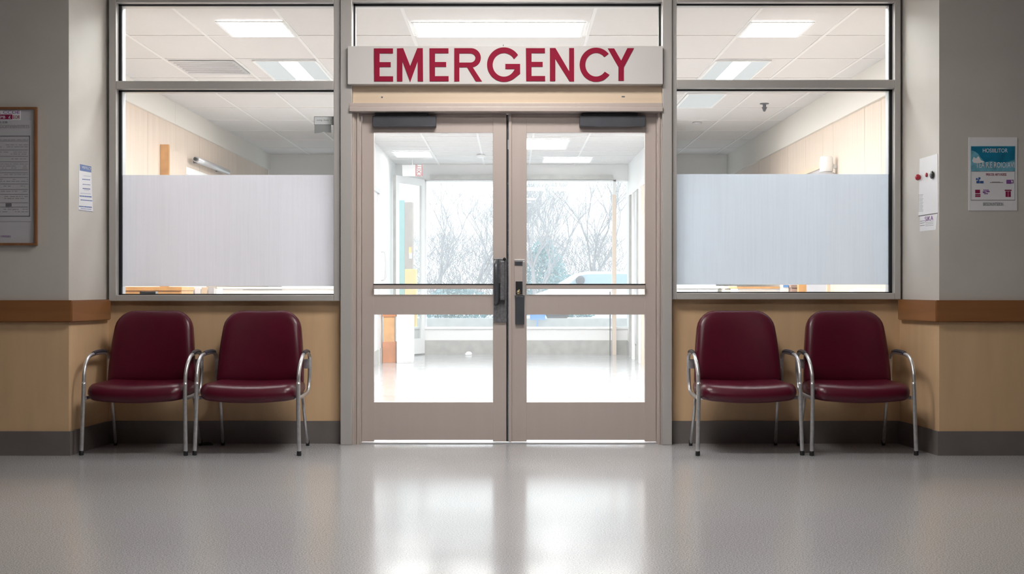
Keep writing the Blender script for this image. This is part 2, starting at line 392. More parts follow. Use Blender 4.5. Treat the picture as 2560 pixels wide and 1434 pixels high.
# right handle: boxed latch with key cylinder and lower plate
bm = BM(); pbox(bm, 1286,652,1307,738,8.93,YV,.003); lk = finish('latch_box', bm, 'leafmetal', d2); 
bm = BM(); pbox(bm, 1286,648,1312,653,8.925,YV,.002); pbox(bm, 1307,653,1312,738,8.925,YV,.002); finish('latch_cover', bm, 'lightmetal', lk)
bm = BM(); pbox(bm, 1287,654,1306,663,8.925,8.931,.001); finish('latch_plate', bm, 'closer', lk)
bm = BM(); pbox(bm, 1289,703,1306,736,8.926,8.931,.001); finish('lock_recess', bm, 'black', lk)
bm = BM(); lathe(bm, [(.011,0),(.013,.003),(.012,.012),(.004,.014)], (wx(1296,8.926),8.927,wz(730,8.926)), (0,-1,0)); lathe(bm, [(.004,0),(.006,.01),(.002,.016)], (wx(1297,8.926),8.92,wz(727,8.926)), (0.2,-1,.6)); finish('key_cylinder', bm, 'brass', lk)
bm = BM(); pbox(bm, 1288,739,1311,811,8.935,YV,.006); finish('lower_plate', bm, 'closer', d2)
# threshold
struct(one('trim_5', [(wx(903,YV), wx(1641,YV), YV-.02, YVb+.04, 0, .006)], 'lightmetal'))

# ================================================================== EMERGENCY sign
YSg = 8.83
sg_ = empty('emergency_sign', (wx(1262,YSg), YSg, wz(210,YSg)), 'long white sign board with crimson letters reading EMERGENCY above the double doors', 'sign')
bm = BM(); pbox(bm, 869,115,1657,210,YSg,YF+.008,.002); finish('sign_board', bm, 'signwhite', sg_)
def L(pts): return pts
def arc(cx, cy, rx, ry, a0, a1, n=28): return [(cx+rx*math.cos(math.radians(a0+(a1-a0)*i/n)), cy-ry*math.sin(math.radians(a0+(a1-a0)*i/n))) for i in range(n+1)]
E_ = [(282,360),(424,360),(424,397),(324,397),(324,462),(407,462),(407,498),(324,498),(324,567),(425,567),(425,605),(284,605)]
sh = lambda p, d: [(x+d, y-2 if d > 500 else y-1) for x, y in p]
letters = [[E_],
 [[(454,360),(500,358),(552,490),(605,358),(646,358),(648,605),(608,605),(608,455),(552,610),(494,455),(494,605),(454,605)]],
 [sh(E_, 413)],
 [[(880,358)] + arc(1004,429,74,71,90,-80,18) + [(1086,605),(1040,605),(975,500),(918,500),(918,605),(880,605)],
  [(918,397)] + arc(1000,431,37,34,90,-90,14) + [(918,465)]],
 [arc(1250,480,126,128,34,310,40) + [(1370,548),(1370,475),(1260,475),(1260,513),(1330,513),(1326,522)] + arc(1250,482,84,88,320,28,34)],
 [sh(E_, 1131)],
 [[(1592,357),(1633,357),(1735,530),(1735,357),(1771,357),(1771,605),(1737,605),(1632,440),(1632,603),(1592,603)]],
 [arc(1935,481,122,127,40,324,40) + arc(1935,481,80,88,324,40,34)],
 [[(2022,360),(2070,360),(2122,450),(2168,358),(2217,358),(2141,500),(2141,600),(2102,600),(2102,500)]]]
for sp in letters:
    Yt = YSg-.004
    conv = [[(wx(x/2.9767+840, Yt), wz(y/2.9767, Yt)) for x, y in s] for s in sp]
    me = curve_mesh(conv, .003)
    place_mesh('letter', me, 'signred', sg_, Matrix.Translation((0, YSg-.002, 0)) @ STAND)
bm = BM(); lathe(bm, [(.003,0),(.003,.008),(.001,.012)], (wx(1258,YSg),YSg+.006,wz(115.5,YSg)), (0,0,1), 8); finish('hook', bm, 'ink', sg_)

# ================================================================== chairs
def rounded(corners, inset, n=7):
    """corners: list of (x,y,r) in ccw order; inset moves each corner along the inward bisector"""
    out = []; N = len(corners)
    for i, (x, y, r) in enumerate(corners):
        p = Vector((x, y)); a = Vector(corners[i-1][:2]); b = Vector(corners[(i+1)%N][:2])
        u = (a-p).normalized(); v = (b-p).normalized(); half = math.acos(max(-1,min(1,u.dot(v))))/2
        bis = (u+v).normalized(); p = p + bis*(inset/math.sin(half)); r = max(r-inset*.8, .012)
        cen = p + bis*(r/math.sin(half)); t = r/math.tan(half)
        A = p+u*t-cen; B = p+v*t-cen; a0 = math.atan2(A.y, A.x); a1 = math.atan2(B.y, B.x)
        if a1 < a0: a1 += 2*PI
        for k in range(n): 
            an = a0+(a1-a0)*k/(n-1); out.append((cen.x+r*math.cos(an), cen.y+r*math.sin(an)))
    return out
def densify(pts, m=3):
    out = []
    for i in range(len(pts)):
        a, b = pts[i], pts[(i+1)%len(pts)]
        d = math.hypot(a[0]-b[0], a[1]-b[1]); 
        out.append(a)
        if (i+1) % 7 == 0:
            for k in range(1, 12): out.append((a[0]+(b[0]-a[0])*k/12, a[1]+(b[1]-a[1])*k/12))
    return out
def cushion(bm, corners, levels, mod):
    rings = []
    for ins, z in levels:
        rings.append([bm.verts.new(mod(x, y, z)) for x, y in densify(rounded(corners, ins))])
    for a, b in zip(rings, rings[1:]):
        n = len(a)
        for k in range(n): bm.faces.new((a[k], a[(k+1)%n], b[(k+1)%n], b[k]))
    cx = sum(c[0] for c in corners)/len(corners); cy = sum(c[1] for c in corners)/len(corners)
    for ring, last in ((rings[0], 0), (rings[-1], 1)):
        z = levels[0][1] if last == 0 else levels[-1][1]
        base = densify(rounded(corners, levels[0][0] if last == 0 else levels[-1][0]))
        prev = ring; n = len(ring)
        for s in (.75, .5, .25):
            cur = [bm.verts.new(mod(cx+(x-cx)*s, cy+(y-cy)*s, z)) for x, y in base]
            for k in range(n): bm.faces.new((prev[k], prev[(k+1)%n], cur[(k+1)%n], cur[k]))
            prev = cur
        c = bm.verts.new(mod(cx, cy, z))
        for k in range(n): bm.faces.new((prev[k], prev[(k+1)%n], c))
W = .318
def make_chair():
    t = empty('waiting_chair', (0,0,0))
    # seat: local x across, y=0 at front feet, backwards +y
    cs = [(-.302,-.005,.07),(.302,-.005,.07),(.275,.47,.06),(-.275,.47,.06)]
    def sm(x, y, z):
        k = max(0, 1-(x/.30)**2); fr = max(0, min(1, (.45-y)/.45))
        yy = y - .03*k*fr*fr
        top = (z-.335)/.10
        zz = z - .016*k*top - .022*k*(1-top)*fr + .012*(1-fr)*top
        lipn = max(0, min(1, (.09-y)/.09)); zz -= .012*lipn*lipn*max(0, top)
        return Vector((x, yy, zz))
    bm = BM(); cushion(bm, cs, [(.05,.335),(.022,.338),(.008,.350),(.0,.372),(.001,.392),(.008,.412),(.022,.427),(.045,.435),(.08,.437)], sm)
    finish('seat', bm, 'leather', t, smooth=True)
    # backrest
    cb = [(-.276,0,.03),(.276,0,.03),(.230,.476,.12),(-.230,.476,.12)]
    Q = Matrix.Translation((0, .425, .392)) @ Matrix.Rotation(math.radians(90-10), 4, 'X')
    def bmod(x, y, z):
        bow = .032*(x/.27)**2              # wraps forward at the sides
        bulge = .012*math.sin(PI*min(1, max(0, y/.47)))
        w = 1+.035*math.sin(PI*min(1,max(0,y/.47))*.9)
        return Q @ Vector((x*w, y, z + bow + bulge*(1 if z > .03 else 0)))
    bm = BM(); cushion(bm, cb, [(.03,-.012),(.008,-.008),(.0,.006),(.0,.036),(.007,.054),(.022,.066),(.045,.072),(.08,.074)], bmod)
    finish('backrest', bm, 'leather', t, smooth=True)
    for s in (-1, 1):
        X = s*W
        bm = BM(); tube(bm, smooth_path([(X,0,.012),(X*.985,.006,.2),(X*.975,.012,.36),(X*.975,.016,.44)],4), .0125, 12)
        l = finish('leg', bm, 'chrome', t); bm = BM(); lathe(bm, [(.012,0),(.0145,.003),(.014,.022),(.0128,.028)], (X,0,0), seg=14); finish('foot_cap', bm, 'black', l)
        # armrest: on from the front leg, back to the backrest, down and forward to the seat rail
        R = s*.300
        path = [(X*.975,.016,.438),(X*.978,.028,.50),(X*.985,.065,.555),(X*.985,.13,.592),(X*.965,.22,.604),(R,.36,.606),(R,.43,.590),(R,.455,.55),(R*.995,.452,.46),(R*.99,.435,.385),(R*.985,.39,.352),(R*.985,.30,.345),(X*.955,.14,.343),(X*.965,.02,.345)]
        bm = BM(); tube(bm, smooth_path(path,5), .0115, 12); ar = finish('armrest', bm, 'chrome', t)
        bm = BM(); tube(bm, smooth_path([(X*.97,.19,.605),(X*.966,.24,.612),(R,.34,.614),(R,.40,.607)],5), .0135, 10); pd = finish('arm_pad', bm, 'armpad', ar); pd['label'] = 'dark arm pad'
        # rear leg
        bm = BM(); tube(bm, [(s*.262,.40,.348),(s*.266,.45,.2),(s*.274,.52,.012)], .0095, 10)
        l = finish('leg', bm, 'chrome', t); bm = BM(); lathe(bm, [(.010,0),(.0125,.003),(.012,.03),(.0105,.036)], (s*.274,.521,0), seg=14); finish('foot_cap', bm, 'black', l)
        # bracket to backrest
        bm = BM(); box(bm, min(s*.262,s*.30), max(s*.262,s*.30), .44, .452, .50, .56, .002); finish('back_bracket', bm, 'chrome', t)
    bm = BM(); tube(bm, [(-W*.955,.12,.338),(W*.955,.12,.338)], .009, 8); tube(bm, [(-.296,.36,.338),(.296,.36,.338)], .009, 8)
    tube(bm, [(-.2,.12,.336),(-.2,.36,.336)], .008, 8); tube(bm, [(.2,.12,.336),(.2,.36,.336)], .008, 8)
    finish('seat_frame', bm, 'chrome', t)
    return t
def copy_tree(o, parent=None):
    c = o.copy(); C.objects.link(c); c.parent = parent
    for ch in o.children: copy_tree(ch, c)
    return c
ch0 = make_chair()
Yc = 8.318
spots = [(wx(328,Yc),-1.5,'burgundy vinyl chair in the left corner, beside the left handrail'),
         (wx(617,Yc),-2.0,'burgundy vinyl chair left of the doors, nearest the left door post'),
         (wx(1875,Yc),2.0,'burgundy vinyl chair right of the doors, nearest the right door post'),
         (wx(2160,Yc),1.5,'burgundy vinyl chair in the right corner, beside the right handrail')]
for i, (x, a, lab) in enumerate(spots):
    o = ch0 if i == 0 else copy_tree(ch0)
    if i == 0: x += .014
    o.location = (x, Yc, 0); o.rotation_euler.z = math.radians(a)
    tag(o, lab + ', with chrome arms', 'chair', 'burgundy waiting chairs along the wall')
# scrap on the floor
random.seed(4)
bm = BM(); bmesh.ops.create_icosphere(bm, subdivisions=3, radius=.03)
for v in bm.verts: v.co = Vector((v.co.x*1.4+random.uniform(-.004,.004), v.co.y*.6, max(0, v.co.z*.55+.003+random.uniform(-.004,.004))))
for v in bm.verts: v.co += Vector((wx(516,8.86), 8.86, .0))
tag(finish('floor_scrap', bm, 'black', loc=(wx(516,8.86), 8.86, 0)), 'small dark crumpled scrap on the floor against the wall between the two left chairs', 'scrap')

# ================================================================== notices
YN = YP-.022
nb = empty('notice_board', (wx(30,YN), YN, wz(613,YN)), 'wood-framed notice board with a printed form hung on the left wall', 'notice board')
pone('frame', [(-120,267,92,273,YN,YP),(-120,607,92,613,YN,YP),(85,273,92,607,YN,YP),(-120,273,-113,607,YN,YP)], 'woodframe', nb, bev=.002)
pone('backing', [(-113,273,85,607,YN+.012,YP)], 'greypaper', nb)
y_ = YN+.0115
sht = pone('printed_sheet', [(-112,300,78,553,YN+.010,YN+.012)], 'greypaper', nb)
bm = BM(); y0 = YN+.0088
for a in ((-100,339,75,341),(-100,539,75,541),(73,339,75,541)): pbox(bm, *a, y0, y0+.0012)
for yy in (352,374,390,404,424,431,443,459,473,485,506,517): pbox(bm, -98,yy,70,yy+1.0,y0+.0003,y0+.0012)
finish('form_lines', bm, 'ink', sht)
random.seed(9)
bm = BM()
for yy in (348,361,366,379,384,396,409,414,419,435,447,452,464,477,490,495,522,528):
    x = -95
    while x < 68:
        w = random.uniform(3,13)
        if random.random() < .75: pbox(bm, x,yy,min(x+w,70),yy+1.8,y0+.0003,y0+.0012)
        x += w+random.uniform(1.5,4)
finish('print_rows', bm, 'inksoft', sht)
pone('photo_patch', [(14,508,29,516,y0,y0+.0012)], 'ink', sht)
pone('header_panel', [(-100,276,51,300,y0,y0+.003)], 'paper', nb)
pone('header_band', [(-100,286,31,298,y0-.001,y0+.002)], 'maroonink', nb)
txt('heading_text', 'CCPZMR CCDE', -60,277,49,284,y0-.001,'purple',nb)
txt('heading_text', 'EOR', 33,288,50,297,y0-.001,'maroonink',nb)
txt('heading_text', 'MT PB  £', -20,289,27,296,y0-.002,'paper',nb)
txt('heading_text', 'CBI-GI-EB', -30,303,19,308,y0,'ink',nb)
txt('heading_text', 'NSISEOUOONOUUOOOITVNNTITRTS', -90,312,73,320,y0,'inksoft',nb)
txt('heading_text', 'FS VIRTERS', -5,588,27,592,y0,'purple',nb)
# return-wall helpers
def retpt(side, px, py, off=.0):
    (xa, ya), (xb, yb) = ((XL0,YP),(XL1,YR)) if side == 'l' else ((XR0,YP),(XR1,YR))
    k = (px-CX)/F                     # x = k*y
    # xa + t(xb-xa) = k*(ya + t(yb-ya))
    t = (k*ya-xa)/((xb-xa)-k*(yb-ya)); y = ya+t*(yb-ya); x = xa+t*(xb-xa)
    n = Vector((yb-ya, -(xb-xa), 0)).normalized()
    if side == 'r': n = -n
    return Vector((x, y, wz(py, y))) + n*off, n
def rquad(bm, side, q, off, th=.0008):
    fr = []; bk = []
    for px, py in q:
        p, n = retpt(side, px, py, off); fr.append(bm.verts.new(p)); bk.append(bm.verts.new(p-n*th))
    m = len(q); bm.faces.new(fr); bm.faces.new(list(reversed(bk)))
    for i in range(m): bm.faces.new((fr[i], fr[(i+1)%m], bk[(i+1)%m], bk[i]))
ln = empty('wall_notice', retpt('l',215,528)[0], 'narrow white notice with a blue header on the left corner wall beside the window', 'notice')
bm = BM(); rquad(bm, 'l', [(197,412),(227,416),(232,529),(196,523)], .0016, .0015); finish('paper', bm, 'paper', ln)
bm = BM(); rquad(bm, 'l', [(199,410),(227,416),(227,431),(199,426)], .003); finish('header', bm, 'blueink', ln)
bm = BM()
for y, a, b, h in ((438,208,226,1),(446,205,225,3),(459,206,225,2),(469,206,225,3),(473,209,222,1),(482,200,226,1),(488,198,229,4),(498,201,230,3),(514,197,229,4),(520,201,228,2),(525,196,231,1)):
    x = a
    while x < b:
        e = min(x+random.uniform(1.2,3.4), b); dy = (x-197)*.14*.6
        rquad(bm, 'l', [(x,y+dy),(e,y+dy),(e,y+dy+h*.75),(x,y+dy+h*.75)], .0022, .0004); x = e+.6
finish('print_rows', bm, 'blueink', ln)
def rtext(name, s, side, px0, py0, px1, py1, m, parent, off, skew=0):
    a, n = retpt(side, px0, (py0+py1)/2, off); b, _ = retpt(side, px1, (py0+py1)/2, off)
    if side == 'r': pass
    u = (b-a); u.z = 0; w = u.length; u.normalize(); yy = (a.y+b.y)/2
    h = (py1-py0)*yy/F; c = (a+b)/2
    me = text_mesh(s, w, h); mt = Matrix.Identity(4)
    for i in range(3): mt[i][0] = u[i]; mt[i][1] = (0,0,1)[i]; mt[i][2] = n[i]; mt[i][3] = c[i]
    return place_mesh(name, me, m, parent, mt)
rtext('header_text', 'VISITE.CT', 'l', 203,417,226,423,'paper',ln,.0036)
# right corner papers
rn = empty('pinned_paper', retpt('r',2320,538)[0], 'long white sheet pinned to the right corner wall beside the window', 'paper')
bm = BM(); rquad(bm, 'r', [(2300,397),(2344,384),(2346,532),(2297,541)], .0022, .002); finish('sheet', bm, 'paper', rn)
bm = BM()
for k in range(14):
    y = 486+k*3.2; rquad(bm, 'r', [(2297,y),(2309-(k%3),y-.5),(2309-(k%3),y+.5),(2297,y+1)], .0030, .0006)
finish('print_rows', bm, 'inksoft', rn)
bm = BM(); rquad(bm, 'r', [(2297,538.6),(2345,531.5),(2345,533),(2297,540.4)], .0032, .0006); finish('fold_line', bm, 'ink', rn)
sn = empty('paper_slip', retpt('r',2320,577)[0], 'small paper slip with purple handwriting under the long pinned sheet', 'paper')
bm = BM(); rquad(bm, 'r', [(2300,541),(2344,534),(2340,574),(2300,578)], .0012, .001); finish('sheet', bm, 'paper', sn)
rtext('writing', 'SIKA', 'r', 2313,540,2334,552,'purple',sn,.0026)
bm = BM()
for y in (552,557,563): rquad(bm, 'r', [(2301,y),(2312,y-1),(2312,y),(2301,y+1.4)], .0019, .0006)
for y in (556,560,564): rquad(bm, 'r', [(2314,y),(2334,y-2),(2334,y-1.4),(2314,y+.7)], .0019, .0006)
finish('print_rows', bm, 'ink', sn)
for px, py, r, ax, m, lab in ((2297,443,.020,.030,'redgloss','red round magnet with a dark rim at the left edge of the pinned sheet'),
                          (2319,437,.014,.012,'redgloss','small red round magnet in the middle of the pinned sheet'),
                          (2334,437,.026,.018,'blackgloss','black oval magnet at the right edge of the pinned sheet')):
    p, n = retpt('r', px, py, .0022)
    if px == 2297: p, n = retpt('r', px+4, py, .0022)
    bm = BM(); lathe(bm, [(r*.55,0),(r*.8,ax*.15),(r,ax*.5),(r*.85,ax*.8),(r*.45,ax)], p, n, 22)
    tag(finish('round_magnet', bm, m, loc=p), lab, 'magnet')
# right poster
YQ = YP-.003
rp = empty('wall_poster', (wx(2482,YQ), YQ, wz(527,YQ)), 'white poster with a blue wave banner and small red icons on the right wall', 'poster')
pone('sheet', [(2422,343,2543,526,YQ,YP)], 'paper', rp)
y1_ = YQ-.0008
bm = BM(); pbox(bm, 2427,365,2538,428,y1_,YQ+.001); finish('banner', bm, 'tealpale', rp)
wave = [(2428,366),(2537,366),(2536,399),(2520,404),(2500,407),(2480,402),(2462,405),(2452,394),(2445,384),(2436,378),(2428,376)]
me = curve_mesh([[(wx(x,y1_),wz(y,y1_)) for x, y in wave]], .0005); place_mesh('banner_wave', me, 'teal', rp, Matrix.Translation((0,y1_-.0006,0)) @ STAND)
foam = [(2430,402),(2434,392),(2440,396),(2446,390),(2452,400),(2462,405),(2446,408),(2434,407)]
me = curve_mesh([[(wx(x,y1_),wz(y,y1_)) for x, y in foam]], .0004); place_mesh('banner_foam', me, 'paper', rp, Matrix.Translation((0,y1_-.0014,0)) @ STAND)
txt('title_text', 'HOSIIILITOR', 2457,371,2519,381,y1_-.0014,'paper',rp)
txt('title_text', 'TEA R.E ROIO/AVI', 2440,405,2536,419,y1_-.0014,'paper',rp)
bm = BM()
for a in ((2427,428,2538,429),(2427,499,2538,501),(2427,429,2428,500),(2536.5,429,2537.5,500)): pbox(bm, *a, y1_, YQ+.001)
finish('box_lines', bm, 'inksoft', rp)
txt('subtitle_text', 'PRECEB ARTOGESE', 2465,433,2516,439,y1_,'maroonink',rp)
txt('footer_text', 'BRISSONUNTSEIOIN', 2458,506,2508,514,y1_,'ink',rp)
def icon(nm, boxes, m): 
    bm = BM()
    for b in boxes: pbox(bm, *b, y1_, YQ+.001)
    o = finish(nm, bm, m, rp)
icon('blue_icon', [(2440,445,2444,450),(2446,443,2451,448),(2441,452,2449,458),(2450,452,2459,458),(2445,448,2448,453)], 'blueink')
icon('purple_icon', [(2516,449,2528,459),(2529,449,2534,451),(2532,451,2534,457),(2528,456,2534,458)], 'purple')
icon('red_icon', [(2438,474,2450,483),(2438,485,2451,488),(2438,489,2451,492)], 'maroonink')
icon('red_icon', [(2458,474,2472,476),(2457,478,2464,482),(2466,477,2474,480),(2460,483,2470,485)], 'purple')
icon('red_icon', [(2512,474,2529,477),(2514,478,2520,492),(2521,478,2527,492)], 'maroonink')
icon('text_line', [(2475,455,2508,457),(2480,454,2500,455.5)], 'inksoft')

# ================================================================== front room lamps (overhead, out of frame)
def troffer(x0, x1, y0, y1, z, m, label, group, strips=False):
    t = empty('ceiling_light', ((x0+x1)/2, (y0+y1)/2, z), label, 'ceiling light', group)
    w = .018
    one('housing', [(x0-w,x0,y0-w,y1+w,z-.010,z+.0),(x1,x1+w,y0-w,y1+w,z-.010,z),(x0,x1,y0-w,y0,z-.010,z),(x0,x1,y1,y1+w,z-.010,z)], 'white', t)
    if strips:
        d = (x1-x0)/3
        one('reflector', [(x0,x1,y0,y1,z-.004,z-.001)], 'lampB', t)
        one('diffuser', [(x0+d*strips[0],x0+d*strips[1],y0+.02,y1-.02,z-.009,z-.004)], m, t)
        if len(strips) > 2: one('diffuser', [(x0+d*strips[2],x0+d*strips[3],y0+.02,y1-.02,z-.009,z-.004)], 'lampB', t)
    else:
        one('diffuser', [(x0,x1,y0,y1,z-.007,z-.001)], m, t)
    return t
for x, y, hw in ((-.05,7.2,.62),(0,4.6,.4)):
    troffer(x-hw,x+hw,y-.3,y+.3,CZ,'lampF','flush ceiling light of the waiting area in front of the doors, above the frame','waiting area ceiling lights')

# ================================================================== LOBBY beyond the doors
LC = EYE+2.0; XW = -3.68; XE = 3.28; YE = 20.8; YA = YR+.19
struct(one('ceiling_lobby', [(XW,XE,YB,YE,LC,LC+.08)], 'tile'))
gx = [-3.05,-2.43,-1.71,-.79,.60,1.79,2.48,3.05]; gy = [9.84+1.105*k for k in range(10)]
bm = BM()
for x in gx: box(bm, x-.012, x+.012, YA, YE, LC-.006, LC)
for y in gy: box(bm, XW+.02, XE-.02, y-.009, y+.009, LC-.0065, LC)
struct(finish('trim_6', bm, 'tbar'))
# side walls of lobby: panels with grooves
def panelled(name, X, s, seams, mtl):
    bm = BM(); ys = [YA]+seams+[YE]
    for a, b in zip(ys, ys[1:]):
        box(bm, min(X,X+s*.02), max(X,X+s*.02), a+.004, b-.004, 0, LC, 0, 0)
    box(bm, min(X+s*.012,X+s*.1), max(X+s*.012,X+s*.1), YA, YE, 0, LC, 0, 1)
    return struct(finish(name, bm, [mtl,'groove']))
panelled('wall_lobby_left', XW, -1, [10.6,12.2,13.9,16.2,18.4], 'birch')
panelled('wall_lobby_right', XE, 1, sorted([F*XE/(p-CX) for p in (1897,1926,1970,2014,2057,2083,2161,2203)]+[11.0]), 'birch')
struct(one('trim_7', [(XW,XW+.03,YA,YE,EYE+1.765,LC-.001),(XW+.005,XW+.032,14.92,14.93,EYE+1.766,LC-.002)], 'soffit'))
struct(one('trim_8', [(XE-.03,XE,YA,YE,EYE+1.67,LC-.001)], 'soffit'))
struct(one('baseboard_lobby', [(XW,XW+.012,YA,YE,0,.15),(XE-.012,XE,YA,YE,0,.15)], 'base'))
# facade: side walls beyond the vestibule, header, sill wall
VX0, VX1 = -1.76, 1.75; VC = EYE+1.85; VY = 16.5
struct(one('wall_facade', [(XW,VX0,YE,YE+.15,0,.85),(XW,VX0,YE,YE+.15,2.55,LC),(XW,XW+.15,YE,YE+.15,.85,2.55),(VX0-.15,VX0,YE,YE+.15,.85,2.55),(VX1,XE,YE,YE+.15,0,.85),(VX1,XE,YE,YE+.15,2.55,LC),(XE-.15,XE,YE,YE+.15,.85,2.55),(VX1,VX1+.15,YE,YE+.15,.85,2.55),(VX0,VX1,YE,YE+.15,wz(450,YE),LC),
    (VX0,VX1,YE,YE+.15,0,wz(822,YE))], 'white'))
struct(one('baseboard_facade', [(wx(1062,YE),VX1,YE-.015,YE,0,wz(850,YE))], 'concrete'))
struct(one('wall_vestibule_left', [(VX0-.08,VX0,VY,YE,0,VC)], 'white'))
struct(one('wall_vestibule_right', [(VX1,VX1+.08,VY,YE,0,VC)], 'white'))
struct(one('ceiling_vestibule', [(VX0-.08,VX1+.08,VY,YE,VC,VC+.06)], 'tile'))
bm = BM()
for x in (-1.1,-.42,.26,.94): box(bm, x-.012,x+.012,VY,YE,VC-.006,VC)
for k in range(7): y = VY+.4+k*.61; box(bm, VX0,VX1,y-.01,y+.01,VC-.0065,VC)
struct(finish('trim_9', bm, 'tbar'))
struct(one('baseboard_vestibule', [(VX0,VX0+.015,VY,YE-.016,0,.2),(VX1-.015,VX1,VY,YE-.016,0,.2)], 'concrete'))
# facade glazing
w4 = empty('window_4', (0, YE, wz(822,YE)), kind='structure')
zs, zt = wz(822,YE), wz(450,YE)
one('window_frame', [(wx(1055,YE),wx(1066,YE),YE-.02,YE+.12,zs,zt),(wx(1532,YE),wx(1540,YE),YE-.02,YE+.12,zs,zt),
    (VX0,VX1,YE-.02,YE+.12,zt-.02,zt),(VX0,VX1,YE-.03,YE+.14,zs,zs+.03)], 'white', w4)
one('pane', [(VX0,VX1,YE+.05,YE+.056,zs,zt)], 'farglass', w4)
one('blind_box', [(wx(1075,YE-.1),wx(1532,YE-.1),YE-.1,YE-.021,zt+.01,zt+.07)], 'concrete', w4)
for nm, a_, b_ in (('added_window_6',XW+.15,VX0-.15),('added_window_7',VX1+.15,XE-.15)):  # unseen windows added to let daylight into the back of the lobby
    q = empty(nm, ((a_+b_)/2,YE,.85), kind='structure')
    one('window_frame', [(a_,a_+.04,YE+.02,YE+.1,.85,2.55),(b_-.04,b_,YE+.02,YE+.1,.85,2.55),(a_,b_,YE+.02,YE+.1,.85,.89),(a_,b_,YE+.02,YE+.1,2.51,2.55)], 'white', q)
    one('pane', [(a_+.04,b_-.04,YE+.05,YE+.056,.89,2.51)], 'glass', q)
# open glass leaf on the left
a = Vector((-1.70,19.95,0)); b = Vector((-1.335,YE-.03,0)); u = (b-a).normalized(); ln_ = (b-a).length; n_ = Vector((-u.y,u.x,0))
d4 = empty('door_3', b, kind='structure')
def slab(bm, s0, s1, z0, z1, t=.022):
    pts = [a+u*s0-n_*t, a+u*s1-n_*t, a+u*s1+n_*t, a+u*s0+n_*t]; prism(bm, [(p.x,p.y) for p in pts], z0, z1)
H = EYE+1.62
bm = BM(); slab(bm,0,.10,.02,H); finish('stile', bm, 'white', d4)
bm = BM(); slab(bm,ln_-.09,ln_,.02,H); finish('stile', bm, 'white', d4)
bm = BM(); slab(bm,.10,ln_-.09,H-.10,H); finish('top_rail', bm, 'white', d4)
bm = BM(); slab(bm,.10,ln_-.09,.02,.25); finish('bottom_rail', bm, 'white', d4)
bm = BM(); slab(bm,.10,ln_-.09,.25,H-.1,.004); finish('pane', bm, 'glass', d4)
bm = BM(); slab(bm,-.012,0,.02,H,.02); finish('edge_strip', bm, 'concrete', d4)
# left side door in vestibule wall with pull handle
d5 = empty('door_4', (VX0, 18.0, 0), kind='structure')
one('door_casing', [(VX0,VX0+.03,17.0,17.06,0,2.3),(VX0,VX0+.03,18.0,18.06,0,2.3),(VX0,VX0+.03,17.06,18.0,2.24,2.3)], 'lightmetal', d5)
bm = BM(); tube(bm, smooth_path([(VX0,18.5,wz(628,18.5)),(VX0+.06,18.5,wz(634,18.5)),(VX0+.06,18.5,wz(690,18.5)),(VX0,18.5,wz(700,18.5))],5), .014, 8); finish('pull_handle', bm, 'lightmetal', d5)
# right vestibule glazing frames
w5 = empty('window_5', (VX1, 18.5, 0), kind='structure')
for y, m_ in ((19.95,'concrete'),(19.5,'white'),(18.75,'concrete'),(18.45,'white'),(18.1,'birch')):
    one('mullion', [(VX1-.05,VX1,y-.06,y+.06,0,2.35)], m_, w5)
one('head_rail', [(VX1-.04,VX1,17.0,20.1,2.35,2.42)], 'white', w5)
one('glass_panel', [(VX1-.02,VX1-.001,17.0,20.0,.22,2.35)], 'lightmetal', w5)
tag(one('wooden_post', [(wx(1531,20.6),wx(1541,20.6),20.6,20.7,0,wz(486,20.6))], 'birch', bev=.004, loc=(1.5,20.65,0)), 'tall pale brown wooden post beside the right end of the far glazing', 'post')
tag(one('floor_stanchion', [(wx(1524,20.3),wx(1526.5,20.3),20.3,20.315,0,.95)], 'closer', loc=(1.45,20.3,0)), 'thin dark upright rod standing before the right end of the far glazing', 'rod')
# exit sign
es = empty('exit_sign', (wx(1047,19.9), 19.9, VC), 'small red and white exit sign hanging over the open glass door beyond the left leaf', 'exit sign')
one('sign_box', [(wx(1006,19.9),wx(1056,19.9),19.9,19.94,wz(440,19.9),wz(412,19.9))], 'white', es)
one('red_face', [(wx(1039,19.9),wx(1041,19.9),19.895,19.9,wz(440,19.9),wz(411,19.9)),(wx(1054,19.9),wx(1056,19.9),19.895,19.9,wz(440,19.9),wz(411,19.9))], 'redgloss', es)
one('hanger', [(wx(1030,19.9),wx(1032,19.9),19.915,19.925,wz(412,19.9),VC)], 'white', es)
me = text_mesh('EXIT', .16, .06); place_mesh('sign_text', me, 'redgloss', es, Matrix.Translation((wx(1047.5,19.9),19.897,wz(426,19.9))) @ STAND @ Matrix.Rotation(PI/2,4,'Z'))
# white bin and brown stand
tag(one('pedestal_bin', [(wx(992,18.4),wx(1033,18.4),18.4,18.62,0,.86),(wx(1007,18.39),wx(1031,18.39),18.385,18.4,.02,.6)], 'white', bev=.006, loc=(wx(1012,18.4),18.5,0)), 'tall white waste bin standing inside beyond the left door leaf', 'bin')
st_ = empty('plant_stand', (-1.66,18.6,0), 'rust brown wooden stand against the wall behind the white bin', 'stand')
one('stand_top', [(-1.745,-1.56,18.50,18.70,.62,.65)], 'rust', st_, bev=.004)
one('stand_body', [(-1.73,-1.58,18.52,18.68,.03,.62)], 'orangewood', st_, bev=.004)
one('plinth', [(-1.74,-1.565,18.51,18.69,0,.28)], 'rust', st_, bev=.004)
# crumpled tissue on far floor
bm = BM(); bmesh.ops.create_icosphere(bm, subdivisions=2, radius=.05)
for v in bm.verts: v.co = Vector((v.co.x*1.1, v.co.y*.6, max(0,v.co.z*.7+random.uniform(-.01,.012)+.01)))+Vector((wx(1171,20.6),20.6,0))
tag(finish('paper_scrap', bm, 'white', loc=(wx(1171,20.6),20.6,0)), 'white crumpled paper scrap lying at the foot of the far glazing', 'scrap')
